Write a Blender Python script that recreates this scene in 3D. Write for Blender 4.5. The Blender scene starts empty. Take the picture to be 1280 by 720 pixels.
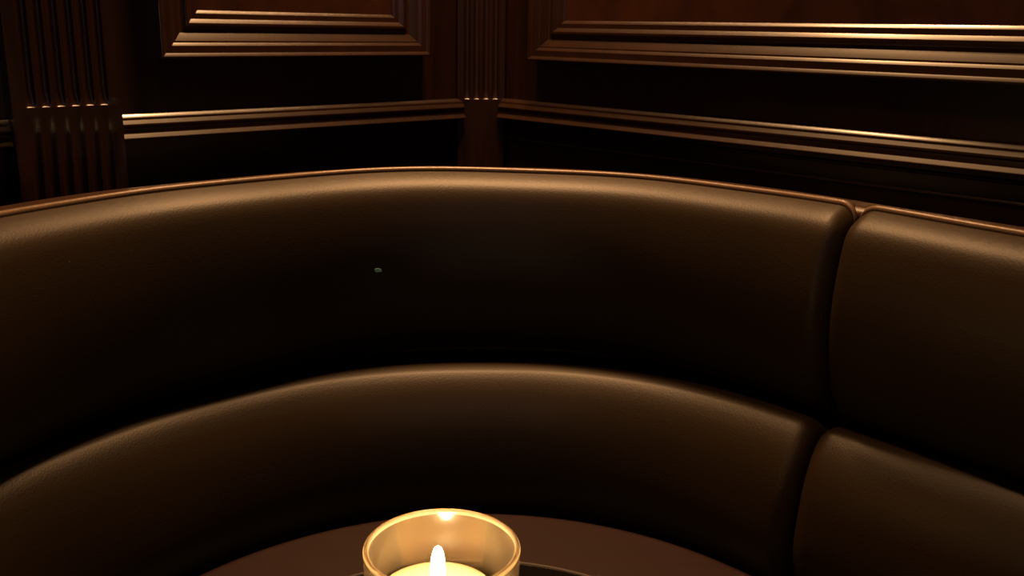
import bpy, bmesh, math, random
from mathutils import Vector
random.seed(4)
S = bpy.context.scene
COL = S.collection
H = 1.10                       # camera height above the floor; all rel. heights below are measured from it

# ------------------------------------------------------------------ materials
def mat(name):
    m = bpy.data.materials.new(name); m.use_nodes = True
    nt = m.node_tree
    return m, nt, nt.nodes['Principled BSDF'], nt.nodes['Material Output']

def wood(name, c1, c2, rough, coat=0.3, scale=(18, 18, 1.2)):
    m, nt, b, o = mat(name)
    tc = nt.nodes.new('ShaderNodeTexCoord'); mp = nt.nodes.new('ShaderNodeMapping')
    mp.inputs['Scale'].default_value = scale
    nz = nt.nodes.new('ShaderNodeTexNoise'); nz.inputs['Scale'].default_value = 3.0; nz.inputs['Detail'].default_value = 6
    nz.inputs['Distortion'].default_value = 1.2
    cr = nt.nodes.new('ShaderNodeValToRGB')
    cr.color_ramp.elements[0].position = .3; cr.color_ramp.elements[0].color = (*c1, 1)
    cr.color_ramp.elements[1].position = .7; cr.color_ramp.elements[1].color = (*c2, 1)
    bp = nt.nodes.new('ShaderNodeBump'); bp.inputs['Strength'].default_value = .06; bp.inputs['Distance'].default_value = .002
    L = nt.links.new
    L(tc.outputs['Object'], mp.inputs['Vector']); L(mp.outputs[0], nz.inputs['Vector'])
    L(nz.outputs['Fac'], cr.inputs[0]); L(cr.outputs[0], b.inputs['Base Color'])
    L(nz.outputs['Fac'], bp.inputs['Height']); L(bp.outputs[0], b.inputs['Normal'])
    b.inputs['Roughness'].default_value = rough
    b.inputs['Coat Weight'].default_value = coat; b.inputs['Coat Roughness'].default_value = .2
    return m

def leather(name, c1, c2, rough):
    m, nt, b, o = mat(name)
    tc = nt.nodes.new('ShaderNodeTexCoord')
    nz = nt.nodes.new('ShaderNodeTexNoise'); nz.inputs['Scale'].default_value = 5; nz.inputs['Detail'].default_value = 4
    cr = nt.nodes.new('ShaderNodeValToRGB')
    cr.color_ramp.elements[0].position = .3; cr.color_ramp.elements[0].color = (*c1, 1)
    cr.color_ramp.elements[1].position = .7; cr.color_ramp.elements[1].color = (*c2, 1)
    vo = nt.nodes.new('ShaderNodeTexVoronoi'); vo.inputs['Scale'].default_value = 420
    bp = nt.nodes.new('ShaderNodeBump'); bp.inputs['Strength'].default_value = .12; bp.inputs['Distance'].default_value = .001
    L = nt.links.new
    L(tc.outputs['Object'], nz.inputs['Vector']); L(tc.outputs['Object'], vo.inputs['Vector'])
    L(nz.outputs['Fac'], cr.inputs[0]); L(cr.outputs[0], b.inputs['Base Color'])
    L(vo.outputs['Distance'], bp.inputs['Height']); L(bp.outputs[0], b.inputs['Normal'])
    b.inputs['Roughness'].default_value = rough
    b.inputs['Specular IOR Level'].default_value = .36
    return m

def plain(name, c, rough=.5, metal=0.):
    m, nt, b, o = mat(name)
    nz = nt.nodes.new('ShaderNodeTexNoise'); nz.inputs['Scale'].default_value = 30
    mx = nt.nodes.new('ShaderNodeMix'); mx.data_type = 'RGBA'
    mx.inputs[6].default_value = (*c, 1); mx.inputs[7].default_value = (*[x * .85 for x in c], 1)
    nt.links.new(nz.outputs['Fac'], mx.inputs[0]); nt.links.new(mx.outputs[2], b.inputs['Base Color'])
    b.inputs['Roughness'].default_value = rough; b.inputs['Metallic'].default_value = metal
    return m

WOOD = wood('dark mahogany panelling', (.0105, .0030, .0011), (.023, .0064, .0023), .36)
PANEL = wood('figured mahogany veneer', (.022, .0068, .0023), (.048, .0145, .0047), .36, .3, (5, 5, 3))
MOULD = wood('varnished mahogany moulding', (.014, .0050, .0019), (.024, .0088, .0034), .32, 1.0, (6, 6, 6))
CAP = wood('varnished cap rail', (.026, .0095, .0035), (.042, .016, .006), .40, .2, (4, 4, 4))
TABLE = wood('red brown table wood', (.0145, .0027, .0020), (.0215, .0039, .0029), .45, .03, (3, 22, 3))
LEATHER = leather('brown leather', (.0165, .0093, .0027), (.0225, .0127, .0038), .49)
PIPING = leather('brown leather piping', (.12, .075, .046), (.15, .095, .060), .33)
TABLE.node_tree.nodes['Principled BSDF'].inputs['Specular IOR Level'].default_value = .3
FLOOR = wood('dark floorboards', (.016, .008, .004), (.03, .014, .008), .5, .1, (2, 14, 2))
IRON = plain('dark iron', (.015, .014, .013), .45, .8)

# ------------------------------------------------------------------ helpers
def link(name, bm, m, parent=None, smooth=True, angle=None):
    me = bpy.data.meshes.new(name)
    bmesh.ops.recalc_face_normals(bm, faces=bm.faces[:])
    if smooth:
        for f in bm.faces: f.smooth = True
        if angle is not None:
            for e in bm.edges:
                if len(e.link_faces) == 2 and e.calc_face_angle(0) > math.radians(angle): e.smooth = False
    bm.to_mesh(me); bm.free()
    o = bpy.data.objects.new(name, me); COL.objects.link(o)
    me.materials.append(m)
    if parent is not None: o.parent = parent
    return o

def centre(o, p):
    """put the object's origin at p (world) without moving its mesh"""
    p = Vector(p)
    o.data.transform(__import__('mathutils').Matrix.Translation(-p)); o.location = p
    return o

def empty(name, loc, label, cat, group=None):
    o = bpy.data.objects.new(name, None); COL.objects.link(o); o.location = loc
    o.empty_display_size = .1
    o['label'] = label; o['category'] = cat
    if group: o['group'] = group
    return o

def child(o, parent):
    """parent while keeping the mesh where it was modelled (world coordinates)"""
    o.parent = parent
    o.matrix_parent_inverse = __import__('mathutils').Matrix.Translation(-Vector(parent.location))
    return o

def ring_mesh(rings, closed_loop=True, cap=True, wrap=False):
    bm = bmesh.new()
    vs = [[bm.verts.new(p) for p in r] for r in rings]
    n = len(rings[0]); m = len(rings)
    for i in range(m if wrap else m - 1):
        a, b = vs[i], vs[(i + 1) % m]
        for j in range(n if closed_loop else n - 1):
            k = (j + 1) % n
            bm.faces.new((a[j], a[k], b[k], b[j]))
    if cap and not wrap and closed_loop:
        bm.faces.new(vs[0]); bm.faces.new(vs[-1])
    return bm

def lathe(c, prof, n=64):
    """prof: list of (r, z) going along the outline; r=0 ends are closed"""
    bm = bmesh.new(); prev = None
    for r, z in prof:
        if r < 1e-6: cur = [bm.verts.new((c[0], c[1], z))]
        else: cur = [bm.verts.new((c[0] + r * math.cos(2 * math.pi * k / n), c[1] + r * math.sin(2 * math.pi * k / n), z)) for k in range(n)]
        if prev is not None:
            for k in range(n):
                k2 = (k + 1) % n
                if len(prev) == 1 and len(cur) > 1: bm.faces.new((prev[0], cur[k], cur[k2]))
                elif len(cur) == 1 and len(prev) > 1: bm.faces.new((prev[k], prev[k2], cur[0]))
                elif len(cur) > 1: bm.faces.new((prev[k], prev[k2], cur[k2], cur[k]))
        prev = cur
    return bm

def smooth_profile(pts, k=4, closed=True):
    """Catmull-Rom through 2-D points"""
    out = []; n = len(pts)
    rng = range(n) if closed else range(n - 1)
    for i in rng:
        if closed: p = [pts[(i + d) % n] for d in (-1, 0, 1, 2)]
        else: p = [pts[max(0, min(n - 1, i + d))] for d in (-1, 0, 1, 2)]
        for s in range(k):
            t = s / k
            out.append(tuple(.5 * ((2 * p[1][a]) + (-p[0][a] + p[2][a]) * t + (2 * p[0][a] - 5 * p[1][a] + 4 * p[2][a] - p[3][a]) * t * t
                                   + (-p[0][a] + 3 * p[1][a] - 3 * p[2][a] + p[3][a]) * t ** 3) for a in range(2)))
    if not closed: out.append(tuple(pts[-1]))
    return out

class Plan:
    """a smooth curve on the ground, sampled by arc length; outward normal points at the walls"""
    def __init__(self, pts, step=.006, iters=900):
        fine = smooth_profile(pts, 30, closed=False)
        self.p = self.resample(fine, step)
        for _ in range(iters):
            q = self.p
            self.p = [q[0]] + [((q[i - 1][0] + 2 * q[i][0] + q[i + 1][0]) / 4, (q[i - 1][1] + 2 * q[i][1] + q[i + 1][1]) / 4) for i in range(1, len(q) - 1)] + [q[-1]]
        self.s = [0.]
        for a, b in zip(self.p, self.p[1:]): self.s.append(self.s[-1] + math.dist(a, b))
    @staticmethod
    def resample(f, step):
        out = [f[0]]; acc = 0
        for a, b in zip(f, f[1:]):
            d = math.dist(a, b)
            if d < 1e-9: continue
            while acc + d >= step:
                t = (step - acc) / d; a = (a[0] + (b[0] - a[0]) * t, a[1] + (b[1] - a[1]) * t)
                out.append(a); d = math.dist(a, b); acc = 0
                if d < 1e-9: break
            acc += d
        return out
    def at(self, s):
        s = max(0, min(self.s[-1] - 1e-6, s))
        lo = 0; hi = len(self.s) - 1
        while hi - lo > 1:
            m = (lo + hi) // 2
            if self.s[m] <= s: lo = m
            else: hi = m
        t = (s - self.s[lo]) / (self.s[hi] - self.s[lo])
        p = (self.p[lo][0] + (self.p[hi][0] - self.p[lo][0]) * t, self.p[lo][1] + (self.p[hi][1] - self.p[lo][1]) * t)
        i0 = max(0, lo - 3); i1 = min(len(self.p) - 1, hi + 3)
        dx = self.p[i1][0] - self.p[i0][0]; dy = self.p[i1][1] - self.p[i0][1]; l = math.hypot(dx, dy)
        return p, (-dy / l, dx / l)           # curve runs left -> right, so this normal points away from the camera
    def nearest(self, q):
        return min(zip(self.s, self.p), key=lambda a: math.dist(a[1], q))[0]

def offset_profile(prof, d):
    """move each point of a closed profile inward by d"""
    n = len(prof)
    area = sum(prof[i][0] * prof[(i + 1) % n][1] - prof[(i + 1) % n][0] * prof[i][1] for i in range(n))
    sg = 1 if area > 0 else -1
    out = []
    for i in range(n):
        a = prof[(i - 1) % n]; b = prof[(i + 1) % n]
        tx, tz = b[0] - a[0], b[1] - a[1]; l = math.hypot(tx, tz) or 1
        out.append((prof[i][0] - sg * tz / l * d, prof[i][1] + sg * tx / l * d))
    return out

def stations(s0, s1, r, step=.02):
    """positions along the sweep with their inset, rounded over r at both ends"""
    st = []
    N = 9
    for k in range(N):
        a = math.pi / 2 * k / (N - 1)
        st.append((s0 + r * (1 - math.cos(a)), r * (1 - math.sin(a))))
    m = max(2, int((s1 - s0 - 2 * r) / step))
    for k in range(1, m): st.append((s0 + r + (s1 - s0 - 2 * r) * k / m, 0))
    for k in range(N):
        a = math.pi / 2 * (N - 1 - k) / (N - 1)
        st.append((s1 - r * (1 - math.cos(a)), r * (1 - math.sin(a))))
    return st

def sweep_cushion(plan, s0, s1, prof, r, wobble=0.):
    rings = []
    for s, ins in stations(s0, s1, r):
        p, n = plan.at(s)
        pr = offset_profile(prof, ins) if ins > 0 else prof
        w = wobble * (math.sin(s * 9.3) + .6 * math.sin(s * 21 + 1))
        rings.append([(p[0] + n[0] * q[0], p[1] + n[1] * q[0], H + q[1] + w * (1 if q[1] > prof[0][1] - .1 else 0)) for q in pr])
    return ring_mesh(rings)

def sweep_tube(plan, s0, s1, off, z, rad, r, drop_in, n=10, wobble=0.):
    rings = []
    for s, ins in stations(s0, s1, r, .02):
        p, nn = plan.at(s)
        w = wobble * (math.sin(s * 9.3) + .6 * math.sin(s * 21 + 1))
        c = (off, z - ins * drop_in + w)
        rings.append([(p[0] + nn[0] * (c[0] + rad * math.cos(2 * math.pi * k / n)), p[1] + nn[1] * (c[0] + rad * math.cos(2 * math.pi * k / n)),
                       H + c[1] + rad * math.sin(2 * math.pi * k / n)) for k in range(n)])
    return ring_mesh(rings)

# ------------------------------------------------------------------ the two panelled walls meeting in the corner
YL, YR = math.radians(47.6), math.radians(-45.0)
class Wall:
    def __init__(self, yaw, w, sign, c=None):
        self.u = Vector((math.sin(yaw), math.cos(yaw), 0)) * -1       # away from the corner, towards the viewer
        self.n = Vector((math.cos(yaw), -math.sin(yaw), 0)) * sign    # into the room
        self.w = w
    def P(self, t, z, d=0.):
        q = self.c + self.u * t + self.n * d
        return (q.x, q.y, H + z)
WL = Wall(YL, 1.341, 1); WR = Wall(YR, 1.216, -1)
# the corner is where the two planes -n.p = w meet
a1, b1 = -WL.n.x, -WL.n.y; a2, b2 = -WR.n.x, -WR.n.y
det = a1 * b2 - a2 * b1
CORNER = Vector(((WL.w * b2 - WR.w * b1) / det, (a1 * WR.w - a2 * WL.w) / det, 0))
WL.c = WR.c = CORNER
TOPZ = 1.5

def wall_mesh(W, length, thick=.1):
    bm = bmesh.new()
    v = [bm.verts.new(W.P(t, z, d)) for d in (0, -thick) for t, z in ((0, -H), (length, -H), (length, TOPZ), (0, TOPZ))]
    for f in ((0, 1, 2, 3), (7, 6, 5, 4), (0, 4, 5, 1), (1, 5, 6, 2), (2, 6, 7, 3), (3, 7, 4, 0)): bm.faces.new([v[i] for i in f])
    return bm

def arc_steps(prof, k=5):
    """round the straight facets marked 'c' (convex) of a moulding profile"""
    out = [prof[0][:2]]
    for a, b in zip(prof, prof[1:]):
        if len(b) > 2:
            for i in range(1, k + 1):
                t = i / k * math.pi / 2
                # quarter ellipse: leaves along +d, arrives along +e
                out.append((a[0] + (b[0] - a[0]) * (1 - math.cos(t)), a[1] + (b[1] - a[1]) * math.sin(t)))
        else: out.append(b[:2])
    return out

def facets(prof, rnd=.0007):
    """ease every corner of a moulding profile so that it carries a thin highlight"""
    out = [prof[0]]
    for a, b, c in zip(prof, prof[1:], prof[2:]):
        la = math.dist(a, b); lc = math.dist(b, c); q = min(rnd, la * .4, lc * .4)
        p0 = (b[0] + (a[0] - b[0]) * q / la, b[1] + (a[1] - b[1]) * q / la)
        p1 = (b[0] + (c[0] - b[0]) * q / lc, b[1] + (c[1] - b[1]) * q / lc)
        out += [p0, ((p0[0] + 2 * b[0] + p1[0]) / 4, (p0[1] + 2 * b[1] + p1[1]) / 4), p1]
    return out + [prof[-1]]
FRAME_PROF = facets([(0, 0), (0, .003), (.0052, .0072), (.0118, .0074), (.0180, .0125), (.0215, .0127), (.0260, .0090), (.0305, .0095), (.0420, .0175),
                     (.0437, .0176), (.0485, .0215), (.0575, .0217), (.0625, .0255), (.0645, .0250), (.0650, 0)])
DADO_PROF = facets([(0, 0), (0, .008), (.0052, .0122), (.0078, .0124), (.0135, .0170), (.0160, .0170), (.0185, .0150), (.0258, .0152), (.0318, .0202), (.0338, .0200), (.0342, 0)])
BEAD_PROF = arc_steps([(0, 0), (.0028, .003, 'c'), (.004, .003), (.006, 0)])

def picture_frame(W, t0, t1, z_in, prof, ztop):
    """mitred rectangular moulding; t0..t1, z_in..ztop are the inner opening"""
    rings = []
    for (ct, cz, st, sz) in ((t0, z_in, -1, -1), (t1, z_in, 1, -1), (t1, ztop, 1, 1), (t0, ztop, -1, 1)):
        rings.append([W.P(ct + st * e, cz + sz * e, d) for e, d in prof])
    bm = bmesh.new()
    vs = [[bm.verts.new(p) for p in r] for r in rings]
    for i in range(4):
        a, b = vs[i], vs[(i + 1) % 4]
        for j in range(len(prof) - 1): bm.faces.new((a[j], a[j + 1], b[j + 1], b[j]))
    return bm

def rail(W, t0, t1, z, prof):
    rings = [[W.P(t, z - e, d) for e, d in prof] for t in (t0, t1)]
    return ring_mesh(rings)

def raised_panel(W, t0, t1, z0, z1, d=.003, bev=.0):
    bm = bmesh.new()
    v = [bm.verts.new(W.P(t, z, dd)) for dd in (0, d) for t, z in ((t0, z0), (t1, z0), (t1, z1), (t0, z1))]
    for f in ((4, 5, 6, 7), (0, 1, 5, 4), (1, 2, 6, 5), (2, 3, 7, 6), (3, 0, 4, 7)): bm.faces.new([v[i] for i in f])
    return bm

for W, nm, length, panels, dado, dz, fz in ((WL, 'left', 1.35, ((.2094, .5379), (.95, 1.27)), ((.066, .672), (.79, 1.35)), -.1232, .0150),
                                        (WR, 'right', 2.3, ((.186, 2.0),), ((.045, 2.3),), -.1225, .0105)):
    wall = link('wall_' + nm, wall_mesh(W, length), WOOD, smooth=False)
    wall['kind'] = 'structure'
    wall['label'] = 'dark mahogany panelled wall on the %s of the corner' % nm
    wall['category'] = 'wall'
    for t0, t1 in panels:
        fo = link('panel_moulding', picture_frame(W, t0, t1, fz, FRAME_PROF, 1.25), MOULD, None, True, 32); child(fo, wall)
        po = link('panel_field', raised_panel(W, t0 + .0, t1 - .0, fz, 1.25), PANEL, None, False); child(po, wall)
    for t0, t1 in dado:
        child(link('dado_rail', rail(W, t0, t1, dz, DADO_PROF), MOULD, None, True, 32), wall)
    for z in ((-.164, -.189) if nm == 'right' else ()):
        child(link('lower_bead', rail(W, dado[0][0], dado[0][1], z, BEAD_PROF), WOOD, None, True, 32), wall)

# ---- fluted pilasters
def pilaster(face, width, depth, nflute, z_end, z_low, z_bot, fl_depth, side):
    """face(x, d, z): x across 0..width, d out of the face. Flutes are concave grooves with rounded ends"""
    xs = []
    m = 9; margin = .10 * width; pitch = (width - 2 * margin) / nflute; gw = pitch * .72
    xs.append((0., -depth)); xs.append((0., 0.)); xs.append((margin * .6, 0.))
    sect = []
    for i in range(nflute):
        c = margin + pitch * (i + .5)
        for k in range(m):
            a = -1 + 2 * k / (m - 1)
            sect.append((c + a * gw / 2, math.sqrt(max(0, 1 - a * a))))
    def row(z, g):
        r = [face(0, -depth, z), face(0, 0, z)]
        r += [face(x, -fl_depth * g * q, z) for x, q in sect]
        r += [face(width, 0, z), face(width, -depth, z)]
        return r
    zs = []
    R = gw * 1.8
    zs.append((TOPZ, 1.))
    for k in range(9):
        a = math.pi / 2 * k / 8
        zs.append((z_end + R * (1 - math.sin(a)), math.cos(a)))
    zs.append((z_end - .0012, 0.))
    if z_low is not None:
        for k in range(9):
            a = math.pi / 2 * k / 8
            zs.append((z_low - .11 * (1 - math.cos(a)), .8 * math.sin(a) ** 2))
        zs.append((z_bot, .8))
    else: zs.append((z_end - .01, 0.)); zs.append((z_bot, 0.))
    rings = [row(z, g) for z, g in zs]
    return ring_mesh(rings, closed_loop=False)

def left_face(x, d, z):
    return WL.P(.6644 + x, z, .030 + d)
pl = link('trim_1', pilaster(left_face, .135, .05, 6, -.108, -.116, -H, .0042, 1), WOOD, None, True, 50)
pl['kind'] = 'structure'; pl['label'] = 'wide fluted mahogany pilaster at the left end of the panelling'; pl['category'] = 'pilaster'
A = Vector(WL.P(.0724, 0, .004)); B = Vector(WR.P(.047, 0, .004))
AB = (B - A); Wd = AB.length; AB.normalize()
OUT = Vector((AB.y, -AB.x, 0))
def corner_face(x, d, z):
    q = A + AB * x + OUT * (d + .004)
    return (q.x, q.y, H + z)
pc = link('trim_2', pilaster(corner_face, Wd, .06, 4, -.124, None, -H, .0045, 1), WOOD, None, True, 50)
pc['kind'] = 'structure'; pc['label'] = 'narrow fluted pilaster filling the corner between the two panelled walls'; pc['category'] = 'pilaster'

# ---- floor
bm = bmesh.new()
v = [bm.verts.new((x, y, z)) for z in (0, -.08) for x, y in ((-1.6, -1.2), (1.6, -1.2), (1.6, 1.9), (-1.6, 1.9))]
for f in ((0, 1, 2, 3), (7, 6, 5, 4), (0, 4, 5, 1), (1, 5, 6, 2), (2, 6, 7, 3), (3, 7, 4, 0)): bm.faces.new([v[i] for i in f])
fl = link('floor', bm, FLOOR, smooth=False); fl['kind'] = 'structure'

# ------------------------------------------------------------------ the curved banquette
TOP = [(-.560, .560), (-.553, .70), (-.536, .83), (-.508, .943), (-.466, 1.030), (-.427, 1.088), (-.371, 1.140), (-.251, 1.243), (-.152, 1.290), (-.046, 1.308),
       (.062, 1.304), (.166, 1.270), (.258, 1.205), (.337, 1.130), (.377, 1.079), (.501, .934), (.636, .770), (.800, .570), (1.13, .168)]
k = .440 / .560
LOW = [(-.556, .540), (-.552, .66), (-.537, .78)] + [(x * k, y * k) for x, y in
      ((-.647, 1.127), (-.591, 1.230), (-.517, 1.334), (-.423, 1.422), (-.313, 1.500), (-.213, 1.539), (-.107, 1.557), (.002, 1.566), (.084, 1.566),
       (.216, 1.525), (.335, 1.454), (.436, 1.357), (.491, 1.300), (.665, 1.138))] + [(.640, .764), (.800, .570), (1.13, .168)]
PT = Plan(TOP, iters=60); PL_ = Plan(LOW, iters=60)

UP = smooth_profile([(.040, -.196), (.015, -.189), (.000, -.1905), (-.018, -.1965), (-.031, -.2050), (-.0385, -.216), (-.0435, -.232), (-.049, -.262), (-.052, -.300), (-.049, -.345),
                     (-.037, -.395), (-.013, -.430), (.010, -.442), (.040, -.440), (.046, -.420), (.046, -.215)], 3)
LO = smooth_profile([(.055, -.462), (.030, -.446), (.010, -.441), (-.005, -.4435), (-.013, -.4485), (-.022, -.458), (-.032, -.474), (-.042, -.501), (-.050, -.543), (-.053, -.588),
                     (-.040, -.630), (-.025, -.648), (.010, -.652), (.050, -.650), (.058, -.630), (.058, -.480)], 3)
SEAT = smooth_profile([(.06, -.668), (.0, -.652), (-.10, -.648), (-.25, -.650), (-.36, -.654), (-.405, -.668), (-.418, -.70), (-.41, -.745), (-.38, -.765), (-.20, -.77), (.04, -.77), (.06, -.74)], 3)
BASE = [(.04, -.768), (-.37, -.768), (-.37, -1.02), (-.33, -1.03), (-.33, -1.10), (.04, -1.10)]
BACKP = [(.046, -.205), (.066, -.205), (.066, -1.10), (.046, -1.10)]
CAPP = smooth_profile([(.006, -.2015), (.012, -.1915), (.030, -.190), (.056, -.192), (.066, -.1985), (.066, -.210), (.050, -.214), (.020, -.212)], 3)

bq = empty('banquette', (0, 1.25, 0), 'curved dark brown leather banquette running round the panelled corner', 'banquette')
seamT = PT.nearest((.3845, 1.070)); seamL = PL_.nearest((.362, 1.050))
endT, endL = PT.s[-1] - .02, PL_.s[-1] - .02
G = .003
for i, (a, b) in enumerate(((.01, seamT - G), (seamT + G, endT))):
    c = link('back_cushion', sweep_cushion(PT, a, b, UP, .020, .0008), LEATHER); child(c, bq)
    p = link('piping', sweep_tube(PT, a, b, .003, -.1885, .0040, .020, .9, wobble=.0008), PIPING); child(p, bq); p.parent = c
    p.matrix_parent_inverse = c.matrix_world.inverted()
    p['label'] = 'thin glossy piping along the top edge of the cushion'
for i, (a, b) in enumerate(((.01, seamL - G), (seamL + G, endL))):
    child(link('lower_cushion', sweep_cushion(PL_, a, b, LO, .022, .0005), LEATHER), bq)
    child(link('seat_cushion', sweep_cushion(PL_, a, b, SEAT, .02), LEATHER), bq)
child(link('cap_rail', sweep_cushion(PT, .01, endT, CAPP, .002), CAP), bq)['label'] = 'reddish brown cap rail behind the piping'
child(link('back_board', sweep_cushion(PT, .01, endT, BACKP, .0005), WOOD, None, True, 30), bq)
child(link('plinth', sweep_cushion(PL_, .01, endL, BASE, .0005), WOOD, None, True, 30), bq)

# ------------------------------------------------------------------ round table
TC = (-.017, .475); TZ = H - .400; TR = .279
tb = empty('table', (TC[0], TC[1], 0), 'small round red-brown wooden table in front of the banquette', 'table')
top = [(0, TZ)]
for kk in range(0, 9):
    a = math.pi / 2 * kk / 8
    top.append((TR - .012 + .012 * math.sin(a), TZ - .012 + .012 * math.cos(a)))
for kk in range(0, 9):
    a = math.pi / 2 * kk / 8
    top.append((TR - .012 + .012 * math.cos(a), TZ - .020 - .012 * math.sin(a)))
top.append((0, TZ - .032))
child(link('table_top', lathe(TC, top, 128), TABLE, None, True, 40), tb)
child(link('column', lathe(TC, [(0, TZ - .032), (.07, TZ - .033), (.07, TZ - .045), (.035, TZ - .06), (.030, .30), (.034, .06), (.05, .03), (0, .03)], 48), IRON, None, True, 40), tb)
child(link('base', lathe(TC, [(0, .035), (.05, .034), (.17, .018), (.19, .010), (.19, 0.0), (0, 0.0)], 64), IRON, None, True, 40), tb)

# ------------------------------------------------------------------ thin dark circle with a paler rim, under the candle holder
MC = (-.022, .481); MR = .184; MT = .004
DISCM = plain('matte black', (.0030, .0024, .0020), .7); DISCM.node_tree.nodes['Principled BSDF'].inputs['Specular IOR Level'].default_value = .04
RIMM = plain('disc rim', (.030, .015, .009), .55)
mp_ = link('disc', lathe(MC, [(0, TZ + .0003), (MR - .003, TZ + .0003), (MR - .002, TZ + MT), (MR - .006, TZ + MT), (0, TZ + MT)], 128), DISCM, None, True, 40)
centre(mp_, (MC[0], MC[1], TZ))
mp_['label'] = 'round black placemat lying on the table under the candle holder'; mp_['category'] = 'disc'
rr = link('rim', lathe(MC, [(MR - .0032, TZ + .0003), (MR, TZ + .0006), (MR + .0008, TZ + .003), (MR - .0004, TZ + .0052), (MR - .0024, TZ + .0054), (MR - .0036, TZ + .0042), (MR - .0032, TZ + .0003)], 128), RIMM, None, True, 60)
rr.parent = mp_; rr.location = -mp_.location
rr['label'] = 'slim paler rim'

# ------------------------------------------------------------------ glass candle holder, candle
GC = (-.0405, .5360); GZ = TZ + MT + .0003
def glass_mat(nm, body, tint):
    m, nt, b, o = mat(nm)
    nt.nodes.remove(b)
    L = nt.links.new
    tr = nt.nodes.new('ShaderNodeBsdfTransparent'); tr.inputs[0].default_value = (1.0, .93, .80, 1)
    df = nt.nodes.new('ShaderNodeBsdfDiffuse'); df.inputs[0].default_value = (*tint, 1)
    tl = nt.nodes.new('ShaderNodeBsdfTranslucent'); tl.inputs[0].default_value = (*tint, 1)
    gl = nt.nodes.new('ShaderNodeBsdfGlossy'); gl.inputs['Roughness'].default_value = .11; gl.inputs[0].default_value = (1, .95, .85, 1)
    lw = nt.nodes.new('ShaderNodeFresnel'); lw.inputs['IOR'].default_value = 1.5
    sc = nt.nodes.new('ShaderNodeMixShader'); sc.inputs[0].default_value = .5
    m1 = nt.nodes.new('ShaderNodeMixShader'); m1.inputs[0].default_value = body
    m2 = nt.nodes.new('ShaderNodeMixShader')
    L(df.outputs[0], sc.inputs[1]); L(tl.outputs[0], sc.inputs[2])
    L(tr.outputs[0], m1.inputs[1]); L(sc.outputs[0], m1.inputs[2])
    L(lw.outputs[0], m2.inputs[0]); L(m1.outputs[0], m2.inputs[1]); L(gl.outputs[0], m2.inputs[2])
    L(m2.outputs[0], o.inputs['Surface'])
    return m
GLASS = glass_mat('amber tinted glass', .05, (.80, .54, .30))
LIP = glass_mat('thick glass lip', .40, (.86, .68, .44))
RO, RI, GH = .0484, .0450, .0862
LIPZ = GZ + GH - .0030
prof = [(0, GZ), (.036, GZ), (.043, GZ + .002), (.0455, GZ + .008), (.0462, GZ + .02), (RO - .0006, GZ + .06), (RO, LIPZ),
        (RI, LIPZ), (RI - .0006, GZ + .06), (.0425, GZ + .02), (.041, GZ + .012), (.036, GZ + .009), (0, GZ + .009)]
gh = link('candle_holder', lathe(GC, prof, 96), GLASS, None, True, 60); centre(gh, (GC[0], GC[1], GZ))
lip = [(RO, LIPZ)]
for kk in range(1, 12):
    a = math.pi * kk / 12
    lip.append(((RO + RI) / 2 + ((RO - RI) / 2 + .0003) * math.cos(a), LIPZ + .0003 + .0027 * math.sin(a)))
lip += [(RI, LIPZ), (RO, LIPZ)]
lp = link('lip', lathe(GC, lip, 96), LIP, None, True, 60)
lp.parent = gh; lp.location = -gh.location
lp['label'] = 'thick rounded glass lip catching the candlelight'
gh['label'] = 'round clear amber-tinted glass candle holder standing on the round table'; gh['category'] = 'candle holder'

CC = (-.0440, .5355)
WAXT = H - .3420
WAX, nt, b, o = mat('cream wax')
b.inputs['Base Color'].default_value = (.24, .20, .105, 1); b.inputs['Roughness'].default_value = .35
b.inputs['Subsurface Weight'].default_value = .0
nz = nt.nodes.new('ShaderNodeTexNoise'); nz.inputs['Scale'].default_value = 60
bp = nt.nodes.new('ShaderNodeBump'); bp.inputs['Strength'].default_value = .1; bp.inputs['Distance'].default_value = .001
nt.links.new(nz.outputs['Fac'], bp.inputs['Height']); nt.links.new(bp.outputs[0], b.inputs['Normal'])
WR_ = .0375
cn = empty('candle', (CC[0], CC[1], GZ + .0095), 'lit cream wax candle burning inside the glass holder', 'candle')
wax = [(0, GZ + .0095), (.0310, GZ + .0095), (.0330, GZ + .0115), (WR_, GZ + .022), (WR_, WAXT - .003), (WR_ - .0008, WAXT - .0008), (WR_ - .003, WAXT), (WR_ - .006, WAXT - .0005), (.018, WAXT - .001), (0, WAXT - .0012)]
child(link('wax', lathe(CC, wax, 64), WAX, None, True, 50), cn)
wk = lathe(CC, [(0, WAXT - .002), (.0008, WAXT - .002), (.0009, WAXT + .003), (.0006, WAXT + .008), (0, WAXT + .0085)], 12)
child(link('wick', wk, plain('charred wick', (.02, .015, .01), .9)), cn)['label'] = 'charred wick'
FM, nt, b, o = mat('candle flame')
nt.nodes.remove(b)
em = nt.nodes.new('ShaderNodeEmission'); em.inputs[0].default_value = (1, .70, .37, 1); em.inputs[1].default_value = 380
nt.links.new(em.outputs[0], o.inputs['Surface'])
fz = WAXT + .0045
fp = [(0, fz), (.0018, fz + .0008), (.0032, fz + .003), (.0043, fz + .007), (.0045, fz + .012), (.0042, fz + .017), (.0035, fz + .0215), (.0022, fz + .0255), (0, fz + .0275)]
child(link('flame', lathe((CC[0] + .001, CC[1]), smooth_profile(fp, 3, closed=False), 32), FM), cn)['label'] = 'bright teardrop flame'

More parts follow.
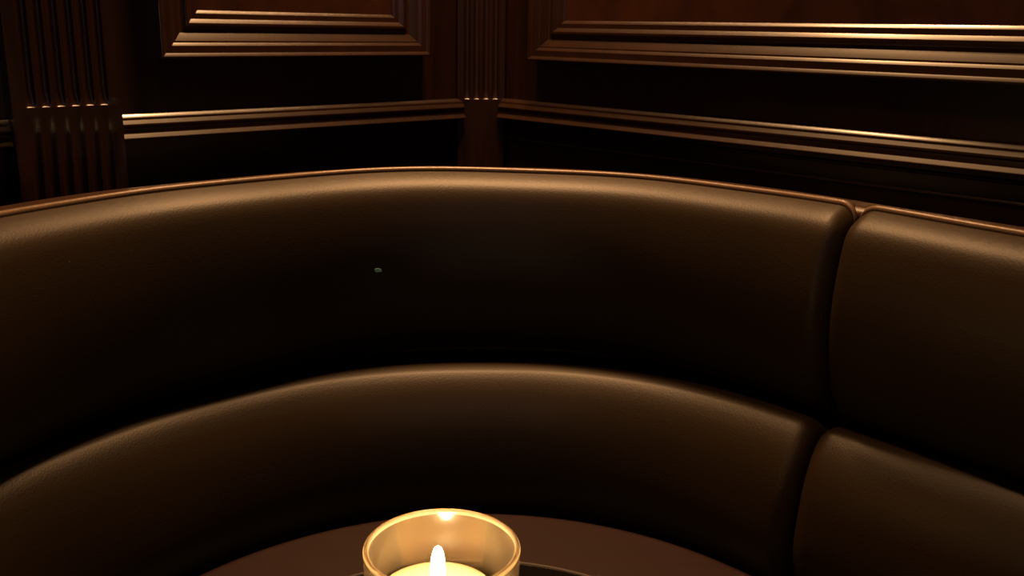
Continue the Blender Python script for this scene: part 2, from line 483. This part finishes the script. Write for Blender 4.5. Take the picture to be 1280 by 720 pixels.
# ------------------------------------------------------------------ the small pale green fleck on the backrest
def back_point(x_s, zz):
    p, n = PT.at(x_s)
    pr = [q for q in UP if q[0] < 0.0]
    q = min(pr, key=lambda q: abs(q[1] - zz))
    return Vector((p[0] + n[0] * q[0], p[1] + n[1] * q[0], H + zz)), Vector((-n[0], -n[1], 0))
sfl = PT.nearest((-.193, 1.262))
fp_, fn_ = back_point(sfl, -.3095)
tx = Vector((-fn_.y, fn_.x, 0))
bm = bmesh.new()
out = [(-.0055, .001), (-.004, .0032), (.001, .0030), (.0048, .0012), (.0060, -.0022), (.0020, -.0030), (-.0035, -.0026)]
f0 = [bm.verts.new(fp_ + tx * x + Vector((0, 0, y)) + fn_ * -.0005) for x, y in out]
f1 = [bm.verts.new(fp_ + tx * x * .8 + Vector((0, 0, y * .8)) + fn_ * .0012) for x, y in out]
bm.faces.new(f0); bm.faces.new(f1)
for i in range(len(out)):
    j = (i + 1) % len(out); bm.faces.new((f0[i], f0[j], f1[j], f1[i]))
fk = link('pale_spot', bm, plain('pale green tint', (.36, .90, .80), .6), smooth=False); centre(fk, fp_)
fk['label'] = 'tiny pale green scrap on the curved brown backrest'; fk['category'] = 'spot'

# ------------------------------------------------------------------ light
def area(name, loc, target, size, power, color, spread=180):
    l = bpy.data.lights.new(name, 'AREA'); l.shape = 'DISK'; l.size = size; l.energy = power; l.color = color
    l.spread = math.radians(spread)
    o = bpy.data.objects.new(name, l); COL.objects.link(o); o.location = (loc[0], loc[1], H + loc[2])
    d = Vector((target[0], target[1], H + target[2])) - o.location
    o.rotation_euler = d.to_track_quat('-Z', 'Y').to_euler()
    return o
WARM = (1.0, .52, .215)
def over(tl, tr, z):
    q = CORNER + WL.u * tl + WR.u * tr
    return (q.x, q.y, z)
area('ceiling_downlight', over(.18, .32, 1.25), over(.27, .31, 0), .16, 8.0, WARM, 85)
area('ceiling_downlight', over(.36, .10, 1.25), over(.33, .18, 0), .16, 4.3, WARM, 85)
area('ceiling_downlight', (-.58, 1.15, 1.30), (-.58, 1.12, 0), .14, 1.15, WARM, 70)
area('ceiling_downlight', (.02, .52, 1.30), (.52, .88, -.45), .14, .65, WARM, 42)
area('sheen_fill', (.12, -.75, .42), (.05, 1.2, -.5), .35, .40, (.85, .54, .72), 120)  # added weak fill behind the viewpoint, for a mauve sheen on the leather

w = bpy.data.worlds.new('dim room'); S.world = w; w.use_nodes = True
w.node_tree.nodes['Background'].inputs[0].default_value = (1, .6, .4, 1)
w.node_tree.nodes['Background'].inputs[1].default_value = .0006

# ------------------------------------------------------------------ camera
cam = bpy.data.cameras.new('camera'); co = bpy.data.objects.new('camera', cam); COL.objects.link(co)
cam.sensor_width = 36; cam.lens = 36 * 1212 / 1280; cam.clip_start = .01
import mathutils
co.location = (0, 0, H)
co.rotation_euler = (mathutils.Matrix.Rotation(math.radians(90 - 15.1), 4, 'X') @ mathutils.Matrix.Rotation(math.radians(.97), 4, 'Z')).to_euler()
S.camera = co
vs = S.view_settings
S.display_settings.display_device = 'sRGB'
vs.view_transform = 'Standard'; vs.look = 'None'; vs.gamma = 1; vs.exposure = 0; vs.use_curve_mapping = False
